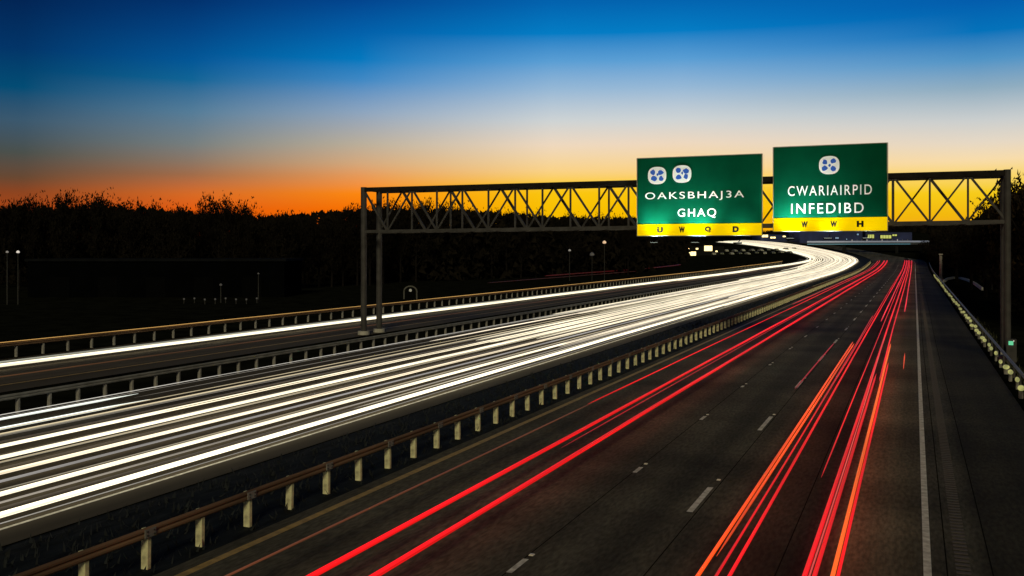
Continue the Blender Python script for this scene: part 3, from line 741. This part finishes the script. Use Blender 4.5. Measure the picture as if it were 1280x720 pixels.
def make_car(c):
    t = empty('parked_car', (0,0,0), '', 'car')
    b = MB()
    pr = [(-2.2,.3),(-2.25,.75),(-2.0,.9),(-1.2,.98),(-.6,1.45),(.9,1.47),(1.5,1.02),(2.15,.92),(2.2,.4),(2.1,.3)]
    a = [b.bm.verts.new((q[0], -.88, q[1])) for q in pr]; c2 = [b.bm.verts.new((q[0], .88, q[1])) for q in pr]
    for i in range(len(pr)): b.bm.faces.new((a[i], a[(i+1)%len(pr)], c2[(i+1)%len(pr)], c2[i]))
    b.bm.faces.new(a[::-1]); b.bm.faces.new(c2); b.build('body', mat('car_paint_%d' % int(c[0]*100), c, .3, .2), t)
    b = MB(); b.box(-.55, .85, -.9, -.883, 1.05, 1.38); b.box(-.55, .85, .883, .9, 1.05, 1.38); b.build('side_windows', mat('glass_dark', (.03,.035,.04), .1), t)
    for wx in (-1.35, 1.35):
        for wy in (-.8, .8):
            b = MB(); b.tube([(wx, wy-.1, .33), (wx, wy+.1, .33)], .33, 12); b.build('wheel', M_black, t)
    for wy in (-.6, .6):
        b = MB(); b.box(-2.3, -2.24, wy-.15, wy+.15, .6, .75); b.build('headlight', MATS['pale_lens'], t)
    return t
cp = [make_car(c) for c in cols]; usedc = set()
for i in range(20):
    u = 893+i*5.2+rn.uniform(-1, 1); D = 545+(i % 2)*22+rn.uniform(-3, 3)
    x, y = unpx(u, D); p = cp[i % 4]
    if i % 4 in usedc: t = dup(p)
    else: t = p; usedc.add(i % 4)
    t.location = (x, y, gz(x, y)+.07); t.rotation_euler.z = TH+R(90)+rn.uniform(-.3, .3)
    tag(t, ('light grey', 'mid grey', 'dark', 'off-white')[i % 4]+' car, %s from the left in the %s row of parked cars' % (ordi(i//2+1), ('front', 'back')[i % 2]), 'car', 'cars parked inside the bend')

# ---------------------------------------------------------------- overpass and buildings at the end of the road
yo = 566.0
t = empty('overpass', (-20, yo, 12.6), 'thin far overpass with a bluish lit parapet crossing beyond the bend', 'bridge')
xa, xb = -36, 40
b = MB(); b.box(xa, xb, 0, 9, -1.3, -.6); b.build('girder', mat('bridge_dark', (.05,.06,.08), .7, 0, .3, .3), t)
b = MB(); b.box(xa, xb, -.3, 9.3, -.597, -.1); b.build('deck', mat('deck_dark', (.10,.12,.16), .8, 0, .5, .3), t)
b = MB(); b.box(xa, xb, -.32, -.05, -.097, .75); b.build('parapet', mat('parapet', (.4,.45,.6), .6, emit=(.45,.6,1), es=.10), t)  # bluish light on the parapet put in as faint emission
b = MB(); b.box(xa, 18, -.2, -.003, -1.25, -.85); b.build('light_strip', mat('teal_strip', (.1,.2,.25), .5, emit=(.1,.4,.55), es=.3), t)
for x in (-16.5, 11, 24, 36):
    b = MB(); b.box(x-.7, x+.7, 1, 8, -14, -1.303); b.build('pier', M_wall, t)
for i in range(12):
    b = MB(); b.tube([(xa+24+i*2.6, -.1, .76), (xa+24+i*2.6, -.1, 1.5)], .12, 6); b.build('rail_post', M_lampD if i % 3 == 0 else M_postL, t)
for (u0, u1, vt, D, lab, wins, wm_) in (
    (1000, 1078, 289, 610, 'wide dark blue building under the taller sign with a few dim lights', [(1046,297.5,5,2),(1072,293,3,2),(1058,299,2,1.5)], M_winB),
    (1082, 1140, 290, 620, 'dark blue building above the overpass with yellow-green lit windows', [(1088,295.5,9,4.5),(1107,296,14,4),(1118,294,6,2)], M_winG),
    (952, 1000, 293, 640, 'low building beside the gap between signs with bright yellowish lights', [(956,295,8,3),(966,297,7,2),(980,295.5,4,1.5)], M_winY)):
    x, y = unpx((u0+u1)/2, D); zg = gz(x, y); zt = zat(vt, D); w = (u1-u0)/1200.0*D
    t = empty('far_building', (x, y, zg), lab, 'building', rz=TH)
    b = MB(); b.box(-w/2, w/2, 0, 25, -6, zt-zg); b.build('wall', mat('blue_wall', (.03,.045,.17), .8, 0, .2, .3), t)
    b = MB(); b.box(-w/2-.6, w/2+.6, -.6, 25.6, zt-zg+.01, zt-zg+.8); b.build('roof', M_roof, t)
    for (wu, wv, ww, wh) in wins:
        cx = (wu-(u0+u1)/2)/1200.0*D; cz = zat(wv, D)-zg; hw = ww/2400.0*D; hh = wh/2400.0*D
        b = MB(); b.box(cx-hw-.3, cx+hw+.3, -.3, -.01, cz-hh-.3, cz+hh+.3); f = b.build('window', M_steelD, t)
        b = MB(); n = max(1, int(ww/3))
        for i in range(n): b.box(cx-hw+2*hw*i/n+.15, cx-hw+2*hw*(i+1)/n-.15, -.5, -.303, cz-hh, cz+hh)
        b.build('pane', wm_, f)

# ---------------------------------------------------------------- right verge
x, y = unpx(1176, 268)
t = empty('roadside_pillar', (x, y, 0), 'plain grey concrete pillar behind the right guardrail, short of the overpass', 'pillar')
b = MB(); b.tube([(0,0,-.2),(0,0,7.0)], [.42,.36], 12); b.build('shaft', M_conc, t)
b = MB(); b.box(-.5, .5, -.5, .5, 7.003, 7.35); b.build('cap', M_conc, t)
b = MB(); b.box(-.7, .7, -.7, .7, -.2, .3); b.build('footing', M_conc, t)
pts = []
for (u, v) in ((1179,352),(1184,348.5),(1192,347),(1201,347.5),(1210,350),(1219,354.5),(1228,361)):
    D = 1200*HC/(v-312.0)*.97; xx, yy = unpx(u, D); pts.append((xx, yy, 0))
t = empty('curved_wall', pts[0], 'low pale curved concrete wall beyond the right guardrail beside the pillar', 'wall')
path = []
for i, p in enumerate(pts):
    d = Vector(pts[min(i+1, 6)])-Vector(pts[max(0, i-1)]); d.normalize(); path.append(((p[0]-pts[0][0], p[1]-pts[0][1], 0), (d.y, -d.x)))
b = MB(); b.sweep(path, [(-.25, -.1), (.25, -.1), (.15, .55), (-.15, .55)]); b.build('wall_body', mat('pale_conc', (.75,.74,.68), .8, 0, 1, .2), t)
x, y = 6.75, gy-1.5
t = empty('control_cabinet', (x, y, 0), 'small cabinet with a glowing green panel at the foot of the right gantry column', 'cabinet')
b = MB(); b.box(-.35, .35, -.2, .2, 0, 1.75); bmesh.ops.bevel(b.bm, geom=b.bm.edges[:], offset=.03, segments=2, affect='EDGES'); b.build('case', M_steel, t)
b = MB(); b.box(-.2, .12, -.23, -.203, 1.3, 1.6); b.build('panel_light', M_lampG, t)
b = MB(); b.tube([(.15, -.21, 1.62), (.15, -.26, 1.62)], .04, 8); b.build('indicator', M_lampD, t)
# rough tufts at the foot of the right guardrail
b = MB(); rn = random.Random(21)
for i in range(2600):
    s = rn.uniform(20, 330); x = rn.gauss(6.7, .35); 
    if x < 5.5: continue
    h = rn.uniform(.1, .45); p = Vector((x, s, zr(s)-.07)); w = Vector((rn.uniform(-.04, .04), rn.uniform(-.03, .03), 0))
    b.bm.faces.new([b.bm.verts.new(q) for q in (p-w, p+w, p+Vector((rn.uniform(-.15, .15), rn.uniform(-.15, .15), h)))])
tag(b.build('verge_grass', mat('verge_grass', (.06, .065, .03), .9, 0, 2, .4)), 'sparse dry grass at the foot of the right guardrail', 'grass', kind='stuff')
b = MB(); rn = random.Random(22)
for i in range(9000):
    s = -8+300*rn.random()**1.6; x = rn.uniform(-23.9, -18.5)
    h = rn.uniform(.08, .3); p = Vector((x, s, zr(s)-.03)); w = Vector((rn.uniform(-.06, .06), rn.uniform(-.03, .03), 0))
    b.bm.faces.new([b.bm.verts.new(q) for q in (p-w, p+w, p+Vector((rn.uniform(-.15, .15), rn.uniform(-.15, .15), h)))])
tag(b.build('median_grass', mat('median_grass', (.010, .014, .017), .9, 0, 2, .5)), 'dark tufty grass filling the median strip', 'grass', kind='stuff')
